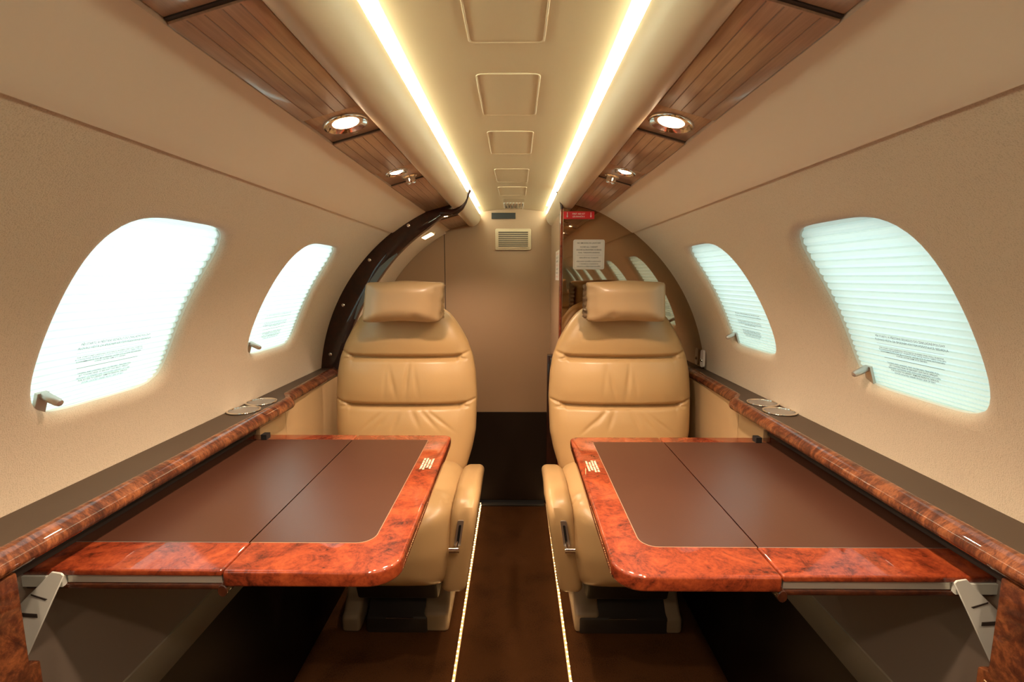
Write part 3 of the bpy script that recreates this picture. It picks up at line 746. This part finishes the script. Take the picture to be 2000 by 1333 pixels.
def seat(s, xc, label, seed, hx0, hx1, zt, zb, gs, skew):
    r = thing('club_seat', (xc, 1.50, -1.165), label, 'seat', 'tan leather club seats')
    bk = backrest(xc, s, seed).b('backrest', M['leather'], r, angle=70)
    # piping along the outside of the backrest
    pts = [(xc + q * (interp(WZ, z) - .004), 1.525 + .085 * (z + .70) / .60 + .045, z) for q, z in [(-1, -.60 + .5 * k / 12 * 1.0) for k in range(13)]]
    hc = (hx0 + hx1) / 2; hw = (hx1 - hx0) / 2
    hd = pillow(hc, 1.548, (zt + zb) / 2, hw, .046, (zt - zb) / 2, 9, skew, headrest_fn(seed, gs)).b('headrest', M['leather2'], r, angle=80)
    # gathered end of the headrest cover
    rows = []
    for k in range(9):
        t = k / 8; rows.append([(hc + gs * (hw - .008 + (.016 if s > 0 else .009) * math.sin(PI * t)) + (.003 * math.sin(j * 1.9 + k * 2.1)), 1.538 + .052 * t + .006 * math.sin(j * 2.3), (zt + zb) / 2 + (zt - zb) * .44 * (1 - 2 * j / 17) * (1 - .15 * t)) for j in range(18)])
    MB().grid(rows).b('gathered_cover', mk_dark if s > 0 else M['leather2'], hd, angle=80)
    # headrest strap behind
    bevelled('support_strap', *prism([(1.585, zb + .02), (1.60, zb + .02), (1.63, -.10), (1.60, -.10)], lambda a, b, t: (t, a, b), hc - .07, hc + .07), M['leather2'], r, .003, 2)
    # cushion
    def cfn(p, x, y, z):
        z += .012 * (1 - p.x * p.x) * (1 if p.z > 0 else 0)
        x *= 1 - .10 * max(0, -p.z) ** 2
        y += .03 * max(0, -p.z) if p.y < 0 else 0
        g = math.exp(-((y + .118) / .006) ** 2) * .006 * (1 if p.z > -.3 else 0)
        x -= math.copysign(g, p.x) * abs(p.x) ** 3; z -= g * max(0, p.z)
        h_ = math.exp(-((abs(p.x) - .90) / .02) ** 2) * .004
        if p.y < 0: y += h_
        return x, y, z
    rows = []
    c = pillow(xc, 1.39, -.735, .220, .215, .135, 6.0, 0, cfn, 90, .35)
    # undo lens thinning for a full block
    v = []
    for (x, y, z) in c.v: v.append((x, y, z))
    cu = build('seat_cushion', v, c.f, M['leather'], r, angle=80)
    ia = -s      # armrest on the aisle side
    # armrest
    ax = s * .1155
    prof = [(1.60, -.640), (1.50, -.603), (1.40, -.588), (1.30, -.586), (1.25, -.594), (1.224, -.612), (1.214, -.640), (1.216, -.70), (1.226, -.80), (1.240, -.874), (1.30, -.885), (1.50, -.86), (1.60, -.80)]
    def sh(a, b, t):
        tp = .0 if a < 1.45 else -.0
        return (s * (t + (.013 if s > 0 else .006) + max(0, (-.60 - b)) * .15), a, b)
    v, f = prism(prof, sh, .080, .149); bevelled('armrest', v, f, M['leather'], r, .021, 7, 40)
    # lower shroud of armrest
    # recline lever on the armrest front
    def af(x, z, d): return (s * (x + (.013 if s > 0 else .006) + max(0, -.60 - z) * .15), 1.2155 - .004 * (1 if z > -.66 else 0) - d + max(0, (-.70 - z)) * .10, z)
    v, f = prism(rrect(.112, .1285, -.715, -.640, .004, 4), lambda a, b, t: af(a, b, t), .001, .0055)
    lp = build('lever_plate', v, f, M['pewter'], r); lp['label'] = 'satin metal lever plate'
    v, f = prism(rrect(.117, .1235, -.706, -.652, .003, 4), lambda a, b, t: af(a, b, t), .004, .0062); build('slot', v, f, M['black'], lp)
    q0 = Vector(af(.112, -.722, .014)); q1 = Vector(af(.141, -.722, .014))
    MB().tube([q0, q0 + (q1 - q0) * .03, q0 + (q1 - q0) * .97, q1], [.004, .0075, .0075, .004], 14).b('lever_knob', M['chrome'], lp)
    MB().tube([Vector(af(.1205, -.700, .003)), Vector(af(.122, -.720, .012))], .003, 8).b('lever_stem', M['chrome'], lp)
    # stitched seam lines on armrest front
    # hinge joint between back and cushion
    MB().tube([(s * .160, 1.50, -.668), (s * .185, 1.50, -.668)], .010, 12).b('pivot', M['black'], r)
    # pedestal and base
    bevelled('pedestal', *prism([(1.42, -1.02), (1.66, -1.02), (1.62, -.85), (1.36, -.85)], lambda a, b, t: (t, a, b), xc - .13, xc + .13), M['edark'], r, .01, 2)
    prof = [(1.452, -1.165), (1.452, -1.110), (1.475, -1.100), (1.54, -1.02), (1.62, -.97), (1.72, -.97), (1.72, -1.165)]
    b0 = bevelled('base_drawer', *prism(prof, lambda a, b, t: (t, a, b), xc - .115 - .03 * (s > 0) , xc + .085 + .06 * (s > 0)), M['edark'], r, .006, 2)
    bevelled('base_shroud', *prism([(a + .004, b * 1.0 + (.012 if b > -1.12 else 0)) if b > -1.16 else (a + .004, b) for a, b in prof], lambda a, b, t: (t, a, b), s * .375 if False else xc - s * .0 + ia * .087 if False else (s * .208), s * .290), M['ebase'], r, .012, 3)
    bevelled('base_shroud', *prism(prof, lambda a, b, t: (t, a, b), s * .500, s * .560), M['ebase'], r, .012, 3)
    MB().tube([(xc - .05, 1.449, -1.108), (xc + .04, 1.449, -1.108)], .0025, 8).b('drawer_pull', M['chrome'], r)
    return r
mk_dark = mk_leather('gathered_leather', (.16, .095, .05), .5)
sl = seat(-1, -.362, 'left tan leather seat facing the viewer, headrest cushion tilted, before the dark arch', 3, -.470, -.222, -.012, -.142, 1, .14)
sr = seat(1, .368, 'right tan leather seat facing the viewer, in front of the glossy partition', 8, .238, .486, -.011, -.140, -1, -.04)
def copy_tree(o, parent=None):
    c = o.copy(); COL.objects.link(c); c.parent = parent
    for ch in list(o.children): copy_tree(ch, c)
    return c
for src, s in ((sl, 1), (sr, -1)):
    c = copy_tree(src); c.rotation_euler = (0, 0, PI); c.location = (s * .345, -.62, 0)
    c['label'] = 'tan leather seat turned away behind the viewpoint on the %s side, seen only mirrored' % side[s]
    c['group'] = 'seats behind the viewpoint'

# ------------------------------------------------------------------ aisle floor light strips
SX = {-1: .1665, 1: .1725}
for s in (-1, 1):
    p = thing('floor_light_strip', (s * .170, 1.4, -1.165), 'glowing warm LED floor strip along the %s edge of the aisle' % side[s], 'light', 'aisle floor light strips')
    MB().tube([(s * SX[s], .5, -1.159), (s * SX[s], 2.36, -1.159)], .0045, 8).b('clear_tube', M['tube'], p)
    me = None
    for k in range(62):
        y = 1.20 + 1.155 * (k / 61) ** 1.02; x = s * (SX[s] + .0012 * math.sin(k * 2.4))
        if me is None:
            o = MB().lathe([(.0001, -.0026), (.0018, -.0016), (.0025, 0), (.0018, .0016), (.0001, .0026)], (x, y, -1.1545), seg=8).b('bulb', M['bulb'], p); me = o.data
        else:
            o = bpy.data.objects.new('bulb', me); COL.objects.link(o); o.parent = p
            o.location = Vector((x, y, -1.1577 + H)) - ORG[p.name]
